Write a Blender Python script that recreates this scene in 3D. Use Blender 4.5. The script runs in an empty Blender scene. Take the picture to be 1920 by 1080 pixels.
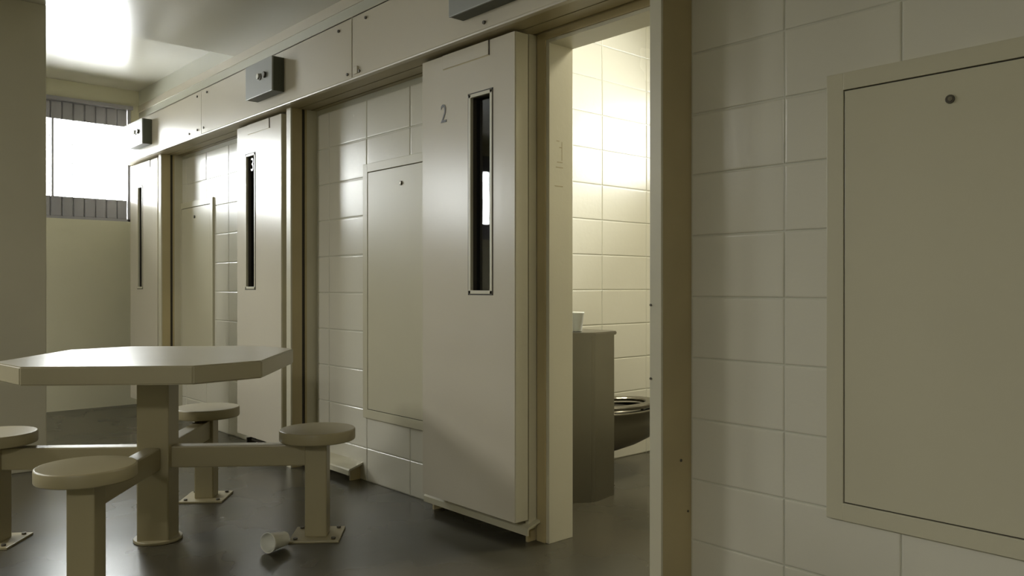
import bpy, bmesh, math, random
from mathutils import Vector, Matrix
random.seed(7)
R = math.radians
S = bpy.context.scene
COL = S.collection

# ------------------------------------------------------------------ camera
cam_d = bpy.data.cameras.new('camera')
cam_d.sensor_width = 36.0
cam_d.lens = 36.0 * 1513.0 / 1920.0
cam_d.clip_start = 0.02
cam = bpy.data.objects.new('camera', cam_d)
COL.objects.link(cam)
cam.location = (0, 0, 1.02)
cam.rotation_euler = (R(90 - 0.1), 0, R(-41.74))
S.camera = cam

# ------------------------------------------------------------------ world, exposure
W = bpy.data.worlds.new('overcast_sky')
S.world = W
W.use_nodes = True
bg = W.node_tree.nodes['Background']
bg.inputs[0].default_value = (1.0, 1.0, 0.99, 1)
bg.inputs[1].default_value = 40.0
S.view_settings.view_transform = 'Standard'
S.view_settings.look = 'None'
S.view_settings.exposure = 0.12
S.view_settings.gamma = 1.0
S.view_settings.use_curve_mapping = False
S.cycles.max_bounces = 10
S.cycles.diffuse_bounces = 8
S.cycles.caustics_reflective = False
S.cycles.caustics_refractive = False
S.cycles.sample_clamp_indirect = 6.0
S.cycles.use_denoising = True


def portal(x0, x1, y0, y1, z0, z1, face):
    """sky portal over a window opening (only guides sampling of the sky)"""
    l = bpy.data.lights.new('sky_portal', 'AREA')
    l.shape = 'RECTANGLE'
    l.cycles.is_portal = True
    o = bpy.data.objects.new('sky_portal', l)
    COL.objects.link(o)
    o.location = ((x0 + x1) / 2, (y0 + y1) / 2, (z0 + z1) / 2)
    d = Vector(face)
    o.rotation_euler = d.to_track_quat('-Z', 'Y').to_euler()
    l.size = max(x1 - x0, y1 - y0)
    l.size_y = z1 - z0
    return o


def fill_light(x, y, z, sx, sy, power, color):  # added area light that brightens the room from out of view
    l = bpy.data.lights.new('fill_area', 'AREA')
    l.shape = 'RECTANGLE'
    l.size, l.size_y, l.energy, l.color = sx, sy, power, color
    o = bpy.data.objects.new('fill_area', l)
    COL.objects.link(o)
    o.location = (x, y, z)
    return o


FAR_WINDOWS = [(1.30, 2.19), (0.05, 0.95), (-2.15, -1.15)]
WZ0, WZ1 = 1.58, 2.565
for a, b in FAR_WINDOWS:
    portal(a, b, 7.53, 7.53, WZ0, WZ1, (0, -1, 0))
CELL_WIN = (2.0, 2.80, 1.75, 2.38)
portal(4.78, 4.78, CELL_WIN[0], CELL_WIN[1], CELL_WIN[2], CELL_WIN[3], (-1, 0, 0))
FILL_SPOTS = [(-1.6, 4.9, 2.587), (-2.5, -1.2, 2.587)]  # unseen fill lights added to brighten the dayroom
for _i, (_x, _y, _z) in enumerate(FILL_SPOTS):
    fill_light(_x, _y, _z - .075, 1.15, .26, (85, 92)[_i], (1.0, .985, .93))
CELL_FILL = (3.35, 1.9, 2.88)  # unseen fill light added to brighten the cell
fill_light(CELL_FILL[0], CELL_FILL[1], CELL_FILL[2] - .075, .55, .26, 36, (1.0, .94, .76))


# ------------------------------------------------------------------ materials
def new_mat(name):
    m = bpy.data.materials.new(name)
    m.use_nodes = True
    return m, m.node_tree.nodes, m.node_tree.links, m.node_tree.nodes['Principled BSDF']


def paint(name, col, rough=0.3, bump=0.15, scale=60, dirt=0.12, dirtcol=None, spec=0.5, metal=0.0, rvar=0.03):
    m, n, l, p = new_mat(name)
    tc = n.new('ShaderNodeTexCoord')
    geo = n.new('ShaderNodeNewGeometry')
    nz = n.new('ShaderNodeTexNoise')
    nz.inputs['Scale'].default_value = 1.7
    nz.inputs['Detail'].default_value = 3
    l.new(geo.outputs['Position'], nz.inputs['Vector'])
    rp = n.new('ShaderNodeMapRange')
    rp.interpolation_type = 'SMOOTHSTEP'
    rp.inputs['From Min'].default_value = 0.3
    rp.inputs['From Max'].default_value = 0.75
    l.new(nz.outputs['Fac'], rp.inputs['Value'])
    mx = n.new('ShaderNodeMix')
    mx.data_type = 'RGBA'
    mx.inputs[6].default_value = (*col, 1)
    dc = dirtcol or tuple(c * (1 - dirt) for c in col)
    mx.inputs[7].default_value = (*dc, 1)
    l.new(rp.outputs['Result'], mx.inputs[0])
    l.new(mx.outputs[2], p.inputs['Base Color'])
    mr = n.new('ShaderNodeMapRange')
    mr.inputs['To Min'].default_value = rough - rvar
    mr.inputs['To Max'].default_value = rough + rvar
    l.new(nz.outputs['Fac'], mr.inputs['Value'])
    l.new(mr.outputs['Result'], p.inputs['Roughness'])
    n2 = n.new('ShaderNodeTexNoise')
    n2.inputs['Scale'].default_value = scale
    n2.inputs['Detail'].default_value = 4
    l.new(geo.outputs['Position'], n2.inputs['Vector'])
    bp = n.new('ShaderNodeBump')
    bp.inputs['Strength'].default_value = bump
    bp.inputs['Distance'].default_value = 0.004
    l.new(n2.outputs['Fac'], bp.inputs['Height'])
    l.new(bp.outputs['Normal'], p.inputs['Normal'])
    p.inputs['Specular IOR Level'].default_value = spec
    p.inputs['Metallic'].default_value = metal
    return m


M = {}
M['block'] = paint('painted_block', (0.620, 0.598, 0.508), 0.26, 0.13, 38, 0.05)
M['mortar'] = paint('painted_mortar', (0.550, 0.546, 0.463), 0.30, 0.13, 38, 0.05)
M['plain'] = paint('plain_wall_paint', (0.560, 0.535, 0.395), 0.42, 0.15, 30, 0.06)
M['ceiling'] = paint('ceiling_paint', (0.560, 0.540, 0.460), 0.22, 0.10, 20, 0.01, rvar=.005)
M['door'] = paint('door_paint', (0.570, 0.528, 0.435), 0.24, 0.10, 30, 0.04, rvar=.01)
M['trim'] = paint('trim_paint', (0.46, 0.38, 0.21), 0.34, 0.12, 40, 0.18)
M['jamb'] = paint('jamb_paint', (0.560, 0.530, 0.407), 0.36, 0.12, 40, 0.10)
M['plate'] = paint('panel_paint', (0.520, 0.490, 0.365), 0.34, 0.08, 25, 0.05, rvar=.02)
M['beam'] = paint('beam_paint', (0.575, 0.530, 0.435), 0.27, 0.10, 30, 0.02, rvar=.005)
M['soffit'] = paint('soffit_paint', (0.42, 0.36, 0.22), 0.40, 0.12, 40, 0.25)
M['table'] = paint('table_paint', (0.345, 0.300, 0.180), 0.36, 0.06, 30, 0.12)
M['tabletop'] = paint('tabletop_paint', (0.35, 0.31, 0.20), 0.31, 0.05, 30, 0.08, spec=.9)
M['floor'] = paint('sealed_concrete', (0.068, 0.060, 0.040), 0.27, 0.12, 9, 0.0, (0.048, 0.044, 0.030), rvar=0.06)
M['dark'] = paint('dark_gap', (0.035, 0.028, 0.018), 0.6, 0.0)
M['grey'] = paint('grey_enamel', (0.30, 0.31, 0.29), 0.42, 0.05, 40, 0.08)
M['greyshade'] = paint('shaded_grey_enamel', (0.085, 0.09, 0.065), 0.5, 0.05)  # grey box sides with their shade put into the colour
M['steel'] = paint('brushed_steel', (0.27, 0.25, 0.20), 0.30, 0.06, 25, 0.15, metal=1.0)
M['bolt'] = paint('worn_bolt', (0.10, 0.09, 0.07), 0.4, 0.0, metal=0.6)
M['screen'] = paint('window_steel', (0.30, 0.29, 0.31), 0.5, 0.05)
M['bars'] = paint('window_bar_steel', (0.35, 0.35, 0.36), 0.45, 0.0)
M['ink'] = paint('stencil_ink', (0.06, 0.06, 0.05), 0.5, 0.0)
M['glossink'] = paint('pale_stencil', (0.450, 0.458, 0.429), 0.2, 0.0)  # paler and glossier than the other stencil
M['foam'] = paint('white_foam', (0.80, 0.80, 0.74), 0.5, 0.05)


def glass_mat(name, tint):
    m, n, l, p = new_mat(name)
    n.remove(p)
    out = n['Material Output']
    tr = n.new('ShaderNodeBsdfTransparent')
    tr.inputs[0].default_value = (*tint, 1)
    gl = n.new('ShaderNodeBsdfGlossy')
    gl.inputs['Roughness'].default_value = 0.02
    fr = n.new('ShaderNodeFresnel')
    fr.inputs[0].default_value = 1.5
    mu = n.new('ShaderNodeMath')
    mu.operation = 'MULTIPLY'
    mu.use_clamp = True
    mu.inputs[1].default_value = 1.8      # front and back face of the pane
    mx = n.new('ShaderNodeMixShader')
    l.new(fr.outputs[0], mu.inputs[0])
    l.new(mu.outputs[0], mx.inputs[0])
    l.new(tr.outputs[0], mx.inputs[1])
    l.new(gl.outputs[0], mx.inputs[2])
    l.new(mx.outputs[0], out.inputs[0])
    return m


M['glass'] = glass_mat('clear_glass', (0.95, 0.97, 0.97))
M['darkglass'] = glass_mat('tinted_glass', (0.75, 0.76, 0.80))


# ------------------------------------------------------------------ builders
def link(name, me, m=None, parent=None):
    o = bpy.data.objects.new(name, me)
    COL.objects.link(o)
    if m is not None and not me.materials:
        me.materials.append(m)
    if parent is not None:
        o.parent = parent
    return o


def finish(bm, name, m, parent=None, smooth=False):
    bmesh.ops.recalc_face_normals(bm, faces=bm.faces)
    me = bpy.data.meshes.new(name)
    bm.to_mesh(me)
    bm.free()
    if smooth:
        for p in me.polygons:
            p.use_smooth = True
    return link(name, me, m, parent)


def add_box(bm, x0, x1, y0, y1, z0, z1, bev=0.0):
    r = bmesh.ops.create_cube(bm, size=1.0)
    vs = r['verts']
    for v in vs:
        v.co = Vector((x0 + (v.co.x + .5) * (x1 - x0), y0 + (v.co.y + .5) * (y1 - y0), z0 + (v.co.z + .5) * (z1 - z0)))
    if bev > 0:
        es = list({e for v in vs for e in v.link_edges})
        bmesh.ops.bevel(bm, geom=es, offset=bev, segments=2, profile=0.6, affect='EDGES')


def box(name, m, x0, x1, y0, y1, z0, z1, bev=0.0, parent=None):
    bm = bmesh.new()
    add_box(bm, x0, x1, y0, y1, z0, z1, bev)
    return finish(bm, name, m, parent)


def add_cyl(bm, c, r, depth, axis='Z', seg=24, r2=None):
    mt = {'Z': Matrix.Identity(4), 'X': Matrix.Rotation(R(90), 4, 'Y'), 'Y': Matrix.Rotation(R(90), 4, 'X')}[axis]
    bmesh.ops.create_cone(bm, cap_ends=True, segments=seg, radius1=r, radius2=r if r2 is None else r2, depth=depth,
                          matrix=Matrix.Translation(c) @ mt)


def cyl(name, m, c, r, depth, axis='Z', seg=24, bev=0.0, parent=None, r2=None):
    bm = bmesh.new()
    add_cyl(bm, c, r, depth, axis, seg, r2)
    if bev:
        es = [e for e in bm.edges if len(e.link_faces) == 2 and any(len(f.verts) > 4 for f in e.link_faces)]
        bmesh.ops.bevel(bm, geom=es, offset=bev, segments=3, profile=0.5, affect='EDGES')
    o = finish(bm, name, m, parent)
    for p in o.data.polygons:
        p.use_smooth = len(p.vertices) <= 4
    return o


def lathe(bm, prof, seg=32, mt=None):
    rings = []
    for r, z in prof:
        rings.append([bm.verts.new(Vector((r * math.cos(2 * math.pi * i / seg), r * math.sin(2 * math.pi * i / seg), z))) for i in range(seg)])
    for a, b in zip(rings, rings[1:]):
        for i in range(seg):
            bm.faces.new((a[i], a[(i + 1) % seg], b[(i + 1) % seg], b[i]))
    if mt is not None:
        for rr in rings:
            for v in rr:
                v.co = mt @ v.co
    return rings


def tag(o, label=None, cat=None, group=None, kind=None):
    if label: o['label'] = label
    if cat: o['category'] = cat
    if group: o['group'] = group
    if kind: o['kind'] = kind
    return o


def struct(o, label, cat):
    return tag(o, label, cat, kind='structure')


def empty(name, loc=(0, 0, 0), rz=0.0):
    o = bpy.data.objects.new(name, None)
    COL.objects.link(o)
    o.location = loc
    o.rotation_euler = (0, 0, rz)
    o.empty_display_size = 0.1
    return o


# block: u along local +Y or +X, proud of the wall along local normal
_blocks = {}


def block_mesh(w, h):
    key = (round(w, 3), round(h, 3))
    if key in _blocks:
        return _blocks[key]
    w, h = key
    g, c, d, b = 0.0022, 0.005, 0.0034, 0.03
    g = min(g, w * .2, h * .2)
    c = min(c, w * .2, h * .2)
    def ring(i, dep):
        return [(i, dep, i), (w - i, dep, i), (w - i, dep, h - i), (i, dep, h - i)]
    vs = ring(g, b) + ring(g, -d * 0.45) + ring(g + c * .5, -d * .9) + ring(g + c * 1.3, -d)
    fs = []
    for k in range(3):
        for i in range(4):
            j = (i + 1) % 4
            fs.append((4 * k + i, 4 * k + j, 4 * k + 4 + j, 4 * k + 4 + i))
    fs.append((12, 13, 14, 15))
    me = bpy.data.meshes.new('block')
    me.from_pydata(vs, [], fs)
    me.update()
    me.materials.append(M['block'])
    _blocks[key] = me
    return me


def subtract(rects, hole):
    """cut full rows beside an opening; rows only partly covered stay whole behind its frame"""
    out = []
    hx0, hx1, hz0, hz1 = hole
    for x0, x1, z0, z1 in rects:
        if x1 <= hx0 or x0 >= hx1 or z0 < hz0 - .001 or z1 > hz1 + .001:
            out.append((x0, x1, z0, z1)); continue
        if x0 < hx0: out.append((x0, hx0, z0, z1))
        if x1 > hx1: out.append((hx1, x1, z0, z1))
    return out


def blocks(parent, base, rz, joints, courses, holes=()):
    """joints along the wall (ascending), courses = z levels. base = point on wall face, rz turns local +X along wall"""
    for a, b in zip(joints, joints[1:]):
        for z0, z1 in zip(courses, courses[1:]):
            rs = [(a, b, z0, z1)]
            for h in holes:
                rs = subtract(rs, h)
            for (x0, x1, c0, c1) in rs:
                if x1 - x0 < 0.03 or c1 - c0 < 0.02: continue
                o = bpy.data.objects.new('block', block_mesh(x1 - x0, c1 - c0))
                COL.objects.link(o)
                o.parent = parent
                off = Matrix.Rotation(rz, 3, 'Z') @ Vector((x0, 0, 0))
                o.location = (base[0] + off.x, base[1] + off.y, c0)
                o.rotation_euler = (random.uniform(-.003, .003), 0, rz + random.uniform(-.0025, .0025))


Z0 = 1.02 - 0.035
COURSES = [0.0] + [Z0 + .2032 * n for n in range(-4, 6)]
WX = 2.2528          # front face of the cell-front wall
WB = 2.358           # its back
FARY = 7.40
SOF = 2.027          # underside of the door-track beam

# ------------------------------------------------------------------ room shell
struct(box('floor', M['floor'], -3.9, 5.0, -3.2, 7.6, -0.12, 0.0), 'dark glossy sealed concrete floor of the dayroom and cell', 'floor')

w = box('wall_right', M['mortar'], WX + .0, WB, -3.2, 1.64, 0, 3.0)
struct(w, 'painted block wall right of the open cell doorway', 'wall')
blocks(w, (WX, 0, 0), R(-90), [-1.619, -1.279, -.932, -.545, -.14, .27, .68, 1.1, 1.5, 1.9],
       COURSES, [(-1.135, -.47, .349, 1.63)])

w = box('wall_right.001', M['mortar'], WX, WB, 2.30, 7.40, 0, 3.0)
struct(w, 'painted block wall between the open doorway and the far wall', 'wall')
blocks(w, (WX, 0, 0), R(-90), [-4.20, -4.065, -3.665, -3.268, -2.866, -2.46, -2.385], COURSES, [(-3.68, -2.98, .32, 1.672)])
blocks(w, (WX, 0, 0), R(-90), [-6.35, -6.26, -5.86, -5.46, -5.055, -4.90], COURSES, [(-6.37, -5.71, .345, 1.665)])
box('lintel', M['mortar'], WX, WB, 1.64, 2.30, 1.99, 3.0, parent=w)

# far wall with three window openings
w = empty('wall_far')
struct(w, 'plain tan end wall with the barred window', 'wall')
bm = bmesh.new()
xs = sorted([-3.9, 2.3] + [v for p in FAR_WINDOWS for v in p])
add_box(bm, -3.9, WB, FARY, FARY + .18, -.1, WZ0)
add_box(bm, -3.9, WB, FARY, FARY + .18, WZ1, 2.8)
prev = -3.9
for a, b in sorted(FAR_WINDOWS):
    add_box(bm, prev, a, FARY, FARY + .18, WZ0, WZ1)
    prev = b
add_box(bm, prev, WB, FARY, FARY + .18, WZ0, WZ1)
finish(bm, 'wall_surface', M['plain'], w)

w = empty('wall_left')
struct(w, 'tan dayroom wall on the left side out of view', 'wall')
bm = bmesh.new()
add_box(bm, -3.9, -3.7, -3.2, 7.4, -.1, 2.8)
finish(bm, 'wall_surface', M['plain'], w)
struct(box('wall_back', M['plain'], -3.9, 5.0, -3.4, -3.2, -.1, 2.8), 'tan dayroom wall behind the camera', 'wall')

# ceilings: the near one hangs lower, with a step
struct(box('ceiling', M['ceiling'], -3.9, WX, -3.2, 5.355, 2.587, 2.75), 'lower glossy tan ceiling nearest the camera', 'ceiling')
struct(box('ceiling.001', M['ceiling'], -3.9, WX, 5.355, 7.4, 2.715, 2.85), 'higher glossy ceiling over the far bay, beyond the step', 'ceiling')
struct(box('trim_1', M['beam'], 2.246, WX, -3.2, 7.40, 2.53, 2.587), 'raised paint line along the top of the cell wall', 'trim')

# column on the left
bm = bmesh.new()
add_box(bm, .66, 1.058, 5.08, 5.26, 0, 2.587, .006)
struct(finish(bm, 'wall_stub', paint('column_paint', (0.56, .53, .42), .45, .1, 30, .08)), 'dark tan pillar at the left edge of the picture', 'pillar')

# ------------------------------------------------------------------ windows
def window(name, a, b, y, label, horizontal_axis='x'):
    root = empty(name, ((a + b) / 2, y, WZ0) if horizontal_axis == 'x' else (y, (a + b) / 2, WZ0), 0 if horizontal_axis == 'x' else R(90))
    struct(root, label, 'window')
    wd = b - a
    h = WZ1 - WZ0
    x0, x1 = -wd / 2, wd / 2
    bm = bmesh.new()
    t = .022
    add_box(bm, x0, x0 + t, .02, .07, 0, h)
    add_box(bm, x1 - t, x1, .02, .07, 0, h)
    add_box(bm, x0, x1, .02, .07, 0, t)
    add_box(bm, x0 - .01, x1 + .01, -.02, .07, h - .02, h + .01)
    finish(bm, 'window_frame', M['screen'], root)
    box('mullion', M['screen'], x0 + wd * .33 - .008, x0 + wd * .33 + .008, .03, .065, .18, h - .16, parent=root)
    box('pane', M['glass'], x0 + t, x1 - t, .085, .091, .18, h - .16, parent=root)
    for z0, z1 in ((0.022, .185), (h - .165, h - .02)):
        bm = bmesh.new()       # ribbed steel sheet
        n = 10
        for i in range(n):
            u0, u1 = x0 + t + (wd - 2 * t) * i / n, x0 + t + (wd - 2 * t) * (i + 1) / n
            add_box(bm, u0 + .004, u1 - .004, .030, .06, z0, z1, .006)
            add_box(bm, u0 - .004, u0 + .004, .042, .055, z0, z1)
        finish(bm, 'ribbed_sheet', M['screen'], root)
    me = None
    for i in range(1, 10):
        u = x0 + t + (wd - 2 * t) * i / 10
        if me is None:
            o = cyl('bar', M['bars'], (0, 0, h / 2), .0035, h - .06, seg=8, parent=root)
            me = o.data
        else:
            o = bpy.data.objects.new('bar', me); COL.objects.link(o); o.parent = root
        o.location = (u, .064, 0)
    return root


window('window_1', *FAR_WINDOWS[0], FARY, 'bright barred window in the far wall, right beside the cell fronts')
window('window_2', *FAR_WINDOWS[1], FARY, 'barred window in the far wall hidden behind the pillar')
window('window_3', *FAR_WINDOWS[2], FARY, 'barred window in the far wall at the far left, seen only as a reflection in the open cell door')

# ------------------------------------------------------------------ door-track beam
bx = 2.04
beam = empty('trim_2', (0, 0, 0))
struct(beam, 'long boxed steel door-track beam above the cell doors', 'beam')
BE = 7.12
for a, b in ((-3.2, .55), (.55, 3.455), (3.463, 5.40), (5.404, BE)):
    box('cover_plate', M['beam'], bx, bx + .006, a, b, SOF + .006, 2.336, .001, parent=beam)
box('beam_back', M['dark'], bx + .006, bx + .012, -3.2, BE, SOF + .006, 2.334, parent=beam)
box('beam_top', M['beam'], bx, WX, -3.2, BE, 2.330, 2.338, parent=beam)
box('lip', M['beam'], bx - .008, bx + .02, -3.2, BE, SOF - .002, SOF + .011, .005, parent=beam)
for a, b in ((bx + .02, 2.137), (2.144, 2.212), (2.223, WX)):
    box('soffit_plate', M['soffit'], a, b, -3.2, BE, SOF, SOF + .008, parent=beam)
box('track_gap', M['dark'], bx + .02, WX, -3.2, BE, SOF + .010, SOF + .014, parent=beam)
box('end_plate', M['beam'], bx, WX, BE - .006, BE, SOF, 2.336, parent=beam)
sc = None
for y, z in ((3.585, 2.295), (3.33, 2.300), (3.50, 2.062), (3.425, 2.066), (3.39, 2.058), (5.47, 2.075), (5.36, 2.075), (5.62, 2.07), (5.47, 2.30), (5.3, 2.30),
             (1.9, 2.07), (2.45, 2.062)):
    if sc is None:
        o = cyl('screw', M['bolt'], (0, 0, 0), .0075, .008, 'X', 10, parent=beam); sc = o.data
    else:
        o = bpy.data.objects.new('screw', sc); COL.objects.link(o); o.parent = beam
    o.location = (bx - .002, y, z)
# slotted bracket lug beside the seam
box('lug', M['beam'], bx - .008, bx, 3.40, 3.44, 2.05, 2.085, .002, parent=beam)

# junction boxes
def junction_box(y0, label):
    r = empty('junction_box', (bx, y0, 2.10))
    tag(r, label, 'electrical box', 'grey boxes on the door-track beam')
    box('box_body', M['greyshade'], -.064, 0, 0, .342, 0, .190, .003, parent=r)
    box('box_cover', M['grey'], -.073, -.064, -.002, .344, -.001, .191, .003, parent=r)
    o = cyl('indicator_lamp', M['foam'], (-.078, .165, .105), .016, .012, 'X', 14, .002, parent=r)
    o = cyl('key_switch', M['bolt'], (-.078, .085, .100), .017, .014, 'X', 14, .002, parent=r)
    cyl('lamp_bezel', M['bolt'], (-.075, .150, .100), .019, .006, 'X', 14, parent=r)
    return r


junction_box(2.243, 'grey electrical box above the open cell door, cut off by the picture top')
junction_box(4.186, 'grey electrical box with two round fittings on the beam above the middle closed door')
junction_box(6.39, 'grey electrical box farthest along the beam, beside the bright window')

# ------------------------------------------------------------------ posts and jambs
def post(y0, y1, name, label, slot):
    r = empty(name, (0, 0, 0))
    struct(r, label, 'door post')
    box('post_face', M['jamb'], 2.09, 2.10, y0, y1, 0, SOF, .002, parent=r)
    if slot:
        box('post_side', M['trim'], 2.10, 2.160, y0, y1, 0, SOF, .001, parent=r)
        box('slot', M['dark'], 2.160, 2.178, y0 + .006, y1, 0, SOF, parent=r)
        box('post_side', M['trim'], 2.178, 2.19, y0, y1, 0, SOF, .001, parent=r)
        box('post_side', M['jamb'], 2.19, WX + .004, y0, y1, 0, SOF, .001, parent=r)
    else:
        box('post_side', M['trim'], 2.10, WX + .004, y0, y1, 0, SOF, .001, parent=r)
    return r


p1 = post(1.62, 1.667, 'trim_3', 'tan steel post on the right side of the open cell doorway', False)
for z, x in ((.43, 2.19), (.12, 2.235), (1.0, 2.088)):
    pass
cyl('screw', M['bolt'], (2.194, 1.619, .445), .005, .004, 'Y', 8, parent=p1)
cyl('screw', M['bolt'], (2.232, 1.619, .27), .004, .004, 'Y', 8, parent=p1)
for z in (.96, 0.72):
    cyl('screw', M['bolt'], (2.089, 1.663 - .001, z), .004, .004, 'X', 8, parent=p1)
post(4.21, 4.262, 'trim_4', 'tan steel post between the middle closed door and the block wall', True)
post(6.345, 6.40, 'trim_5', 'tan steel post right of the farthest closed door', True)

fr = empty('trim_6', (0, 0, 0))
struct(fr, 'tan steel frame lining the open cell doorway', 'door frame')
box('jamb_reveal', M['jamb'], 2.236, WB + .012, 2.285, 2.303, 0, 1.99, .002, parent=fr)
box('jamb_face', M['trim'], 2.230, WX, 2.302, 2.350, 0, SOF, .001, parent=fr)
box('jamb_strip', M['jamb'], 2.188, 2.232, 2.352, 2.374, .05, SOF, .003, parent=fr)
box('jamb_strip', M['trim'], 2.215, WX, 2.374, 2.40, 0, SOF, .002, parent=fr)
box('head_reveal', M['jamb'], 2.236, WB + .012, 1.64, 2.303, 1.985, 1.999, .001, parent=fr)
box('head_face', M['trim'], 2.230, WX, 1.66, 2.303, 1.999, SOF, .001, parent=fr)
box('jamb_near', M['jamb'], 2.25, WB + .012, 1.632, 1.652, 0, 1.99, .001, parent=fr)

for _x, _z, _w in ((2.296, 1.516, .030), (2.294, 1.495, .040), (2.290, 1.42, .046), (2.285, 1.60, .016), (2.30, 1.575, .014)):
    box('scratch', M['soffit'], _x - _w / 2, _x + _w / 2, 2.2846, 2.286, _z, _z + .0035, parent=fr)
box('scratch', M['soffit'], 2.306, 2.309, 2.2846, 2.286, 1.525, 1.60, parent=fr)
# ------------------------------------------------------------------ access panels
def access_panel(y0, y1, z0, z1, boltz, label, bolt_y=None, fw=.05):
    """inner plate y0..y1, z0..z1"""
    r = empty('access_panel', (WX, (y0 + y1) / 2, (z0 + z1) / 2))
    tag(r, label, 'access panel', 'steel access panels in the block wall')
    hw, hh = (y1 - y0) / 2, (z1 - z0) / 2
    bm = bmesh.new()
    x0, x1 = -.016, .004
    g = .0035
    add_box(bm, x0, x1, -hw - fw, -hw, -hh - fw, hh + fw, .002)
    add_box(bm, x0, x1, hw, hw + fw, -hh - fw, hh + fw, .002)
    add_box(bm, x0, x1, -hw - .001, hw + .001, hh, hh + fw, .002)
    add_box(bm, x0, x1, -hw - .001, hw + .001, -hh - fw, -hh, .002)
    finish(bm, 'frame', M['plate'], r)
    box('gap', M['dark'], -.009, .002, -hw, hw, -hh, hh, parent=r)
    box('plate', M['plate'], -.0145, -.008, -hw + g, hw - g, -hh + g, hh - g, .0015, parent=r)
    b = 0 if bolt_y is None else bolt_y - (y0 + y1) / 2
    bz = boltz - (z0 + z1) / 2
    l = cyl('lock', M['bolt'], (-.0155, b, bz), .0115, .008, 'X', 16, .001, parent=r)
    k = cyl('lock_core', M['steel'], (-.020, b - .002, bz), .006, .004, 'X', 12, parent=r)
    return r


access_panel(.52, 1.0885, .402, 1.58, 1.505, 'large painted access panel with a lock, cut off by the picture right edge', .804)
access_panel(3.02, 3.64, .379, 1.615, 1.53, 'painted access panel partly covered by the open cell door marked 2', 3.33, .045)
access_panel(5.76, 6.33, .39, 1.615, 1.54, 'far painted access panel between the farthest post and the middle closed door', 6.06, .045)

# ------------------------------------------------------------------ cell doors
def glyph(ch, m, size, parent, loc, squash=.8):
    cu = bpy.data.curves.new('number', 'FONT')
    cu.body = ch
    cu.size = size / .69
    cu.extrude = .0006
    cu.align_x = 'CENTER'
    to = bpy.data.objects.new('tmp', cu)
    COL.objects.link(to)
    bpy.context.view_layer.update()
    me = bpy.data.meshes.new_from_object(to)
    bpy.data.objects.remove(to)
    o = link('number', me, m, parent)
    o.location = loc
    o.rotation_euler = (R(90), 0, R(-90))
    o.scale = (squash, 1, 1)
    return o


def cell_door(y0, y1, s0, s1, name, label, num=None, numy=None, hanger=(None, None), numm='ink', sz=(.985, 1.82)):
    """door y0..y1 with window slot s0..s1"""
    xf, xb = 2.10, 2.17
    zb, zt = .098, SOF - .012
    r = empty(name, (xf, y0, 0))
    struct(r, label, 'cell door')
    def Bx(bm, a, b, c, d, e, f, bev=0):
        add_box(bm, a - xf, b - xf, c - y0, d - y0, e, f, bev)
    bm = bmesh.new()
    # door leaf built round the slot
    Bx(bm, xf, xb, y0, s0, zb, zt)
    Bx(bm, xf, xb, s1, y1, zb, zt)
    Bx(bm, xf, xb, s0, s1, zb, sz[0])
    Bx(bm, xf, xb, s0, s1, sz[1], zt)
    bmesh.ops.remove_doubles(bm, verts=bm.verts, dist=.0005)
    # drop inner double faces
    seen = {}
    for f in list(bm.faces):
        k = tuple(round(c, 4) for c in f.calc_center_median())
        if k in seen:
            bm.faces.remove(f)
            if seen[k].is_valid: bm.faces.remove(seen[k])
        else:
            seen[k] = f
    finish(bm, 'leaf', M['door'], r)
    box('edge_strip', M['jamb'], .004, xb - xf - .002, -.003, .001, zb, zt, .001, parent=r)
    # raised vision frame with a dark joint round it
    t = .014
    bm = bmesh.new()
    for (a, b, c, d) in ((s0, s1, sz[0], sz[0] + .005), (s0, s1, sz[1] - .005, sz[1]), (s0, s0 + .005, sz[0], sz[1]), (s1 - .005, s1, sz[0], sz[1])):
        Bx(bm, xf - .0008, xf + .01, a, b, c, d)
    finish(bm, 'frame_joint', M['dark'], r)
    bm = bmesh.new()
    i = .005
    for (a, b, c, d) in ((s0 + i, s1 - i, sz[0] + i, sz[0] + i + t), (s0 + i, s1 - i, sz[1] - i - t, sz[1] - i),
                         (s0 + i, s0 + i + t, sz[0] + i, sz[1] - i), (s1 - i - t, s1 - i, sz[0] + i, sz[1] - i)):
        Bx(bm, xf - .003, xf + .012, a, b, c, d, .0015)
    finish(bm, 'vision_frame', M['jamb'], r)
    bm = bmesh.new()
    i = i + t
    for (a, b, c, d) in ((s0 + i, s1 - i, sz[0] + i - .004, sz[0] + i), (s0 + i, s1 - i, sz[1] - i, sz[1] - i + .004),
                         (s0 + i - .004, s0 + i, sz[0] + i, sz[1] - i), (s1 - i, s1 - i + .004, sz[0] + i, sz[1] - i)):
        Bx(bm, xf + .012, xb - .004, a, b, c, d)
    finish(bm, 'slot_lining', M['dark'], r)
    bm = bmesh.new()
    Bx(bm, xf + .030, xf + .036, s0 + i, s1 - i, sz[0] + i, sz[1] - i)
    finish(bm, 'pane', M['darkglass'], r)
    bm = bmesh.new()
    Bx(bm, xb - .004, xb - .001, s0 + .002, s1 - .002, sz[0] + .002, sz[1] - .002)
    finish(bm, 'pane_backing', M['grey'], r)  # sheet behind the pane; its grey carries the glass reflection
    # hanger plate at the top edge
    if hanger[0] is not None:
        box('hanger_plate', M['door'], -.004, .0, hanger[0] - y0, hanger[1] - y0, 1.957, zt, .001, parent=r)
        box('plate_joint', M['dark'], -.0012, .0, hanger[0] - y0 - .005, hanger[0] - y0, 1.955, zt, parent=r)
        box('plate_joint', M['trim'], -.0012, .0, hanger[0] - y0 - .005, hanger[1] - y0, 1.953, 1.957, parent=r)
    if num:
        glyph(num, M[numm], .078, r, (-.0012, numy - y0, 1.728))
    return r


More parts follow.
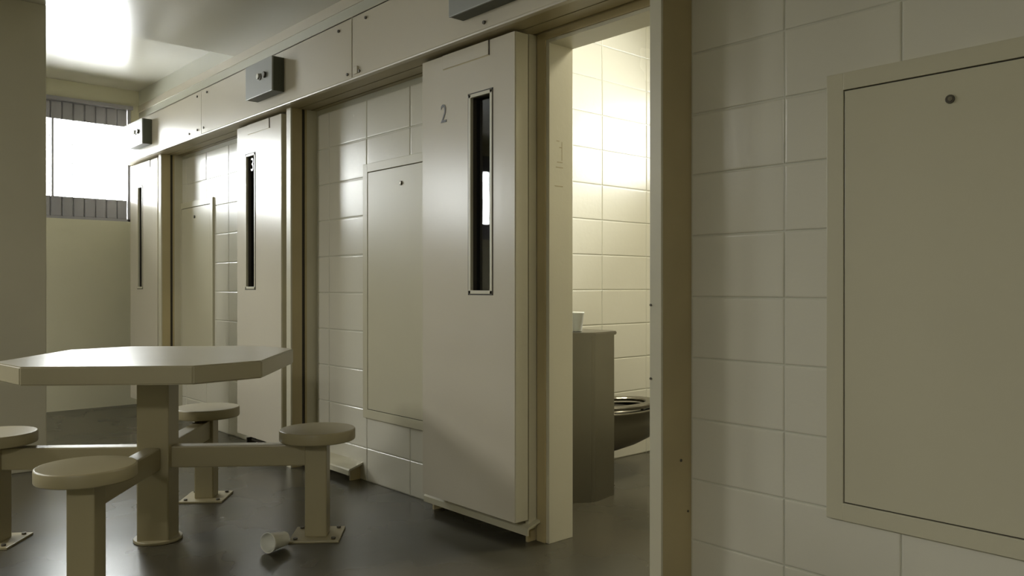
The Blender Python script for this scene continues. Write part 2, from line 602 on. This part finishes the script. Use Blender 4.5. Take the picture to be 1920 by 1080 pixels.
d2 = cell_door(2.338, 2.953, 2.467, 2.628, 'door_1', 'open sliding cell door with a stencilled 2 and a tall narrow window', '2', 2.796, (2.494, 2.80))
d3 = cell_door(4.348, 4.962, 4.690, 4.842, 'door_2', 'middle closed cell door with a faint glossy 3 above its slot window', '3', 4.735, (4.50, 4.80), 'glossink', (1.0, 1.84))
d4 = cell_door(6.455, 7.12, 6.80, 6.94, 'door_3', 'farthest closed cell door beside the bright window', None, None, (6.62, 6.95), 'ink', (1.0, 1.84))

# floor guide channels
def channel(y0, y1, label):
    r = empty('floor_guide', (0, y0, 0))
    tag(r, label, 'door guide')
    bm = bmesh.new()
    prof = [(WX + .003, .095), (2.168, .068), (2.160, .062), (2.160, .036), (2.168, .036), (2.168, .058), (WX + .003, .085)]
    a = [bm.verts.new((x, 0, z)) for x, z in prof]
    b = [bm.verts.new((x, y1 - y0, z)) for x, z in prof]
    n = len(prof)
    for i in range(n):
        bm.faces.new((a[i], a[(i + 1) % n], b[(i + 1) % n], b[i]))
    bm.faces.new(a[::-1]); bm.faces.new(b)
    finish(bm, 'channel', M['plate'], r)
    for yy in (.03, y1 - y0 - .04):
        box('bracket', M['trim'], 2.19, WX + .002, yy, yy + .012, 0, .072, parent=r)
    return r


channel(2.33, 3.03, 'painted floor guide channel under the open cell door')
channel(3.70, 4.20, 'painted floor guide channel on the wall right of the middle closed door')
g = channel(4.27, 4.84, 'painted floor guide channel with a bent end bracket under the middle closed door')
box('end_bracket', M['dark'], 2.10, 2.16, .545, .556, .0, .085, parent=g)
box('door_gap_strip', M['dark'], 2.118, 2.128, .12, .52, .070, .082, parent=g)  # dark strip added to show the shaded gap under the door

# ------------------------------------------------------------------ cell interior
SY = 3.16
w = box('wall_cell_left', M['mortar'], WB, 4.62, SY, SY + .12, 0, 2.88)
struct(w, 'brightly lit block wall inside the open cell', 'wall')
blocks(w, (0, SY, 0), 0, [WB, 2.71, 3.115, 3.52, 3.925, 4.33, 4.62], [0.0] + [Z0 + .015 + .2032 * n for n in range(-4, 9)] + [2.88])
w = empty('wall_cell_back')
struct(w, 'back wall of the open cell with its window, out of view', 'wall')
bm = bmesh.new()
add_box(bm, 4.62, 4.75, .6, 3.3, 0, CELL_WIN[2])
add_box(bm, 4.62, 4.75, .6, 3.3, CELL_WIN[3], 2.95)
add_box(bm, 4.62, 4.75, .6, CELL_WIN[0], CELL_WIN[2], CELL_WIN[3])
add_box(bm, 4.62, 4.75, CELL_WIN[1], 3.3, CELL_WIN[2], CELL_WIN[3])
finish(bm, 'wall_surface', M['block'], w)
struct(box('wall_cell_right', M['block'], WB, 4.62, .6, .72, 0, 2.88), 'side wall of the open cell nearest the camera, out of view', 'wall')
struct(box('ceiling_cell', M['ceiling'], WB, 4.75, .6, 3.3, 2.88, 3.0), 'ceiling of the open cell', 'ceiling')
# close the cell rows off behind
struct(box('wall_chase', M['plain'], WB, 2.45, 3.28, 7.5, 0, 2.72), 'wall of the closed cells behind the block front', 'wall')
wn = empty('window_5', (4.62, (CELL_WIN[0] + CELL_WIN[1]) / 2, CELL_WIN[2]))
struct(wn, 'window of the open cell, out of view behind the doorway', 'window')
hw = (CELL_WIN[1] - CELL_WIN[0]) / 2
hh = CELL_WIN[3] - CELL_WIN[2]
bm = bmesh.new()
add_box(bm, .03, .08, -hw, -hw + .03, 0, hh); add_box(bm, .03, .08, hw - .03, hw, 0, hh)
add_box(bm, .03, .08, -hw, hw, 0, .03); add_box(bm, .03, .08, -hw, hw, hh - .03, hh)
finish(bm, 'window_frame', M['screen'], wn)
box('pane', M['glass'], .05, .056, -hw + .03, hw - .03, .03, hh - .03, parent=wn)

# steel toilet and basin unit
u = empty('toilet_unit', (2.72, SY - .01, 0))
tag(u, 'stainless steel basin cabinet with a toilet bowl on its side, inside the open cell', 'toilet')
# cabinet footprint (world coords), clipped corner towards the doorway
fp = [(2.46, SY - .012), (2.46, 2.86), (2.66, 2.70), (2.825, 2.585), (3.010, 2.615), (3.035, 2.66), (3.035, SY - .012)]
fp = [(x - 2.72, y - SY + .01) for x, y in fp]
bm = bmesh.new()
def prism(bm, pts, z0, z1):
    a = [bm.verts.new((x, y, z0)) for x, y in pts]
    b = [bm.verts.new((x, y, z1)) for x, y in pts]
    n = len(pts)
    for i in range(n):
        bm.faces.new((a[i], a[(i + 1) % n], b[(i + 1) % n], b[i]))
    bm.faces.new(a[::-1]); bm.faces.new(b)
prism(bm, fp, .0, .785)
es = [e for e in bm.edges if abs(e.verts[0].co.z - e.verts[1].co.z) > .1]
bmesh.ops.bevel(bm, geom=es, offset=.012, segments=3, affect='EDGES')
finish(bm, 'cabinet', M['steel'], u)
cx = sum(p[0] for p in fp) / len(fp); cy = sum(p[1] for p in fp) / len(fp)
fp2 = [(cx + (x - cx) * 1.03, min(cy + (y - cy) * 1.03, -.001)) for x, y in fp]
bm = bmesh.new()
prism(bm, fp2, .785, .803)
bmesh.ops.bevel(bm, geom=list(bm.edges), offset=.004, segments=2, affect='EDGES')
top = finish(bm, 'basin_top', M['steel'], u)
bm = bmesh.new()
lathe(bm, [(.0, .8045), (.05, .8046), (.09, .805), (.12, .8085), (.128, .806), (.128, .803)], 28, Matrix.Translation((.1, -.24, 0)))
finish(bm, 'basin_rim', M['steel'], u, True)
bm = bmesh.new()
add_cyl(bm, Vector((.1, -.08, .83)), .012, .06); add_cyl(bm, Vector((.1, -.11, .86)), .009, .07, 'Y')
finish(bm, 'spout', M['steel'], u, True)
# bowl lofted from ellipses, axis along +X
bm = bmesh.new()
seg = 36
BX, BY = 3.315 - 2.72, 2.885 - SY + .01
sec = [(.366, .00, .285, .178), (.360, .00, .290, .182), (.350, .0, .284, .178), (.335, .0, .272, .168), (.29, .0, .270, .166), (.235, .0, .264, .160), (.205, -.005, .250, .150),
       (.180, -.045, .190, .125), (.160, -.10, .110, .09), (.148, -.14, .05, .05), (.146, -.15, .02, .02)]
rings = []
for z, dx, rx, ry in sec:
    rings.append([bm.verts.new((BX + dx + rx * math.cos(2 * math.pi * i / seg), BY + ry * math.sin(2 * math.pi * i / seg), z)) for i in range(seg)])
for a, b in zip(rings, rings[1:]):
    for i in range(seg):
        bm.faces.new((a[i], a[(i + 1) % seg], b[(i + 1) % seg], b[i]))
inner = []
for z, dx, rx, ry in [(.366, .01, .23, .135), (.33, .0, .20, .12), (.27, -.03, .14, .08), (.22, -.05, .06, .04)]:
    inner.append([bm.verts.new((BX + dx + rx * math.cos(2 * math.pi * i / seg), BY + ry * math.sin(2 * math.pi * i / seg), z)) for i in range(seg)])
allr = [rings[0]] + inner
for a, b in zip(allr, allr[1:]):
    for i in range(seg):
        bm.faces.new((a[i], a[(i + 1) % seg], b[(i + 1) % seg], b[i]))
bm.faces.new(inner[-1]); bm.faces.new(rings[-1])
finish(bm, 'bowl', M['steel'], u, True)
bm = bmesh.new()
sr = []
for z, k in ((.378, 1.0), (.392, 1.01), (.398, .97), (.398, .74), (.392, .72), (.378, .74)):
    sr.append([bm.verts.new((BX + .288 * k * math.cos(2 * math.pi * i / seg), BY + .18 * k * math.sin(2 * math.pi * i / seg), z)) for i in range(seg)])
for a, b in zip(sr, sr[1:] + sr[:1]):
    for i in range(seg):
        bm.faces.new((a[i], a[(i + 1) % seg], b[(i + 1) % seg], b[i]))
finish(bm, 'seat_ring', M['steel'], u)
for _s in (-1, 1):
    cyl('seat_pad', M['dark'], (BX + .05, BY + _s * .150, .372), .008, .014, seg=10, parent=u)
cu = bpy.data.curves.new('trap', 'CURVE')
cu.dimensions = '3D'
cu.bevel_depth = .024
cu.bevel_resolution = 4
sp = cu.splines.new('BEZIER')
pts = [(BX - .185, BY, .18), (BX - .185, BY, .11), (BX - .235, BY, .06), (BX - .33, BY, .065)]
sp.bezier_points.add(len(pts) - 1)
for bp_, c in zip(sp.bezier_points, pts):
    bp_.co = c
    bp_.handle_left_type = bp_.handle_right_type = 'AUTO'
to = bpy.data.objects.new('tmp', cu); COL.objects.link(to)
bpy.context.view_layer.update()
me = bpy.data.meshes.new_from_object(to)
bpy.data.objects.remove(to)
link('trap_pipe', me, M['steel'], u)


def cup(name, label, loc, rot, s=1.0):
    bm = bmesh.new()
    lathe(bm, [(0.0, .0), (.026, 0), (.0275, .004), (.036, .085), (.0385, .087), (.0390, .092), (.0375, .094), (.0355, .090), (.034, .085), (.0255, .006), (0, .005)], 28)
    bmesh.ops.remove_doubles(bm, verts=bm.verts, dist=.0002)
    o = finish(bm, name, M['foam'], None, True)
    o.location = loc
    o.rotation_euler = rot
    o.scale = (s, s, s)
    tag(o, label, 'cup')
    return o


cup('foam_cup', 'white foam cup standing on the steel basin cabinet in the open cell', (2.825, 2.70, .8035), (0, 0, 0))
_c = cup('foam_cup', 'white foam cup lying on the dark floor beside a stool base plate', (1.425, 2.975, .0385), (0, 0, 0))
_d = Vector((-.75, -.28, .06)).normalized()
_c.rotation_euler = _d.to_track_quat('Z', 'Y').to_euler()
_c.location = Vector((1.412, 2.94, .036)) - _d * .03

# ------------------------------------------------------------------ table with fixed stools
TC = (1.103, 3.384)
t = empty('cafeteria_table', (TC[0], TC[1], 0), R(-37.74))
tag(t, 'tan steel octagonal dayroom table with four fixed round stools on arms', 'table')
ZT = .745
bm = bmesh.new()
h, s = .48, .29
oct_ = [(-s, -h), (s, -h), (h, -s), (h, s), (s, h), (-s, h), (-h, s), (-h, -s)]
prism(bm, oct_, ZT - .066, ZT)
bmesh.ops.bevel(bm, geom=list(bm.edges), offset=.005, segments=3, affect='EDGES')
finish(bm, 'table_top', M['tabletop'], t)
box('pedestal', M['table'], -.062, .062, -.062, .062, .0, ZT - .066, .006, parent=t)
cyl('pedestal_foot', M['table'], (0, 0, .006), .093, .012, seg=32, bev=.003, parent=t)
box('top_bracket', M['table'], -.16, .16, -.16, .16, ZT - .074, ZT - .066, parent=t)
arm_me = seat_me = post_me = plate_me = bolt_me = None
L = .635
for k in range(4):
    a = k * math.pi / 2
    ca, sa = math.cos(a), math.sin(a)
    def put(name, me, loc, parent=t, rz=a):
        o = bpy.data.objects.new(name, me); COL.objects.link(o); o.parent = parent
        o.location = loc; o.rotation_euler = (0, 0, rz)
        return o
    if k == 0:
        o = box('arm', M['table'], .060, L + .02, -.031, .031, .293, .380, .006, parent=t); arm_me = o.data
        o = cyl('stool_seat', M['table'], (0, 0, 0), .152, .046, seg=48, bev=.006, parent=t); seat_me = o.data
        o.location = (L, 0, .417)
        o = box('stool_post', M['table'], -.044, .044, -.044, .044, .008, .395, .005, parent=t); post_me = o.data
        o.location = (L, 0, 0)
        pl = box('base_plate', M['table'], -.1, .1, -.1, .1, 0, .009, .002, parent=t); plate_me = pl.data
        pl.location = (L, 0, 0)
    else:
        put('arm', arm_me, (0, 0, 0))
        put('stool_seat', seat_me, (L * ca, L * sa, .417))
        put('stool_post', post_me, (L * ca, L * sa, 0))
        pl = put('base_plate', plate_me, (L * ca, L * sa, 0))
    for sx in (-1, 1):
        for sy in (-1, 1):
            if bolt_me is None:
                o = cyl('anchor_bolt', M['bolt'], (0, 0, .012), .009, .008, seg=8, parent=pl); bolt_me = o.data
            else:
                o = bpy.data.objects.new('anchor_bolt', bolt_me); COL.objects.link(o); o.parent = pl
            o.location = (sx * .075, sy * .075, 0)

# ------------------------------------------------------------------ housings of the added fill lights (out of view)
for _i, (_x, _y, _z) in enumerate(FILL_SPOTS + [CELL_FILL]):
    _l = (1.2, .6)[_i == 2]
    r = empty('fill_fixture', (_x, _y, _z))
    tag(r, ('added unseen fill light over the dayroom beyond the tables, built as a long fluorescent', 'added unseen fill light nearer the camera, built as a long fluorescent',
            'added unseen fill light inside the open cell, built as a short fluorescent')[_i], 'ceiling light')
    box('housing', M['grey'], -_l / 2 - .03, _l / 2 + .03, -.16, .16, -.05, 0, .004, parent=r)
    bm = bmesh.new()
    add_box(bm, -_l / 2, _l / 2, -.14, .14, -.062, -.05)
    finish(bm, 'diffuser', M['foam'], r)
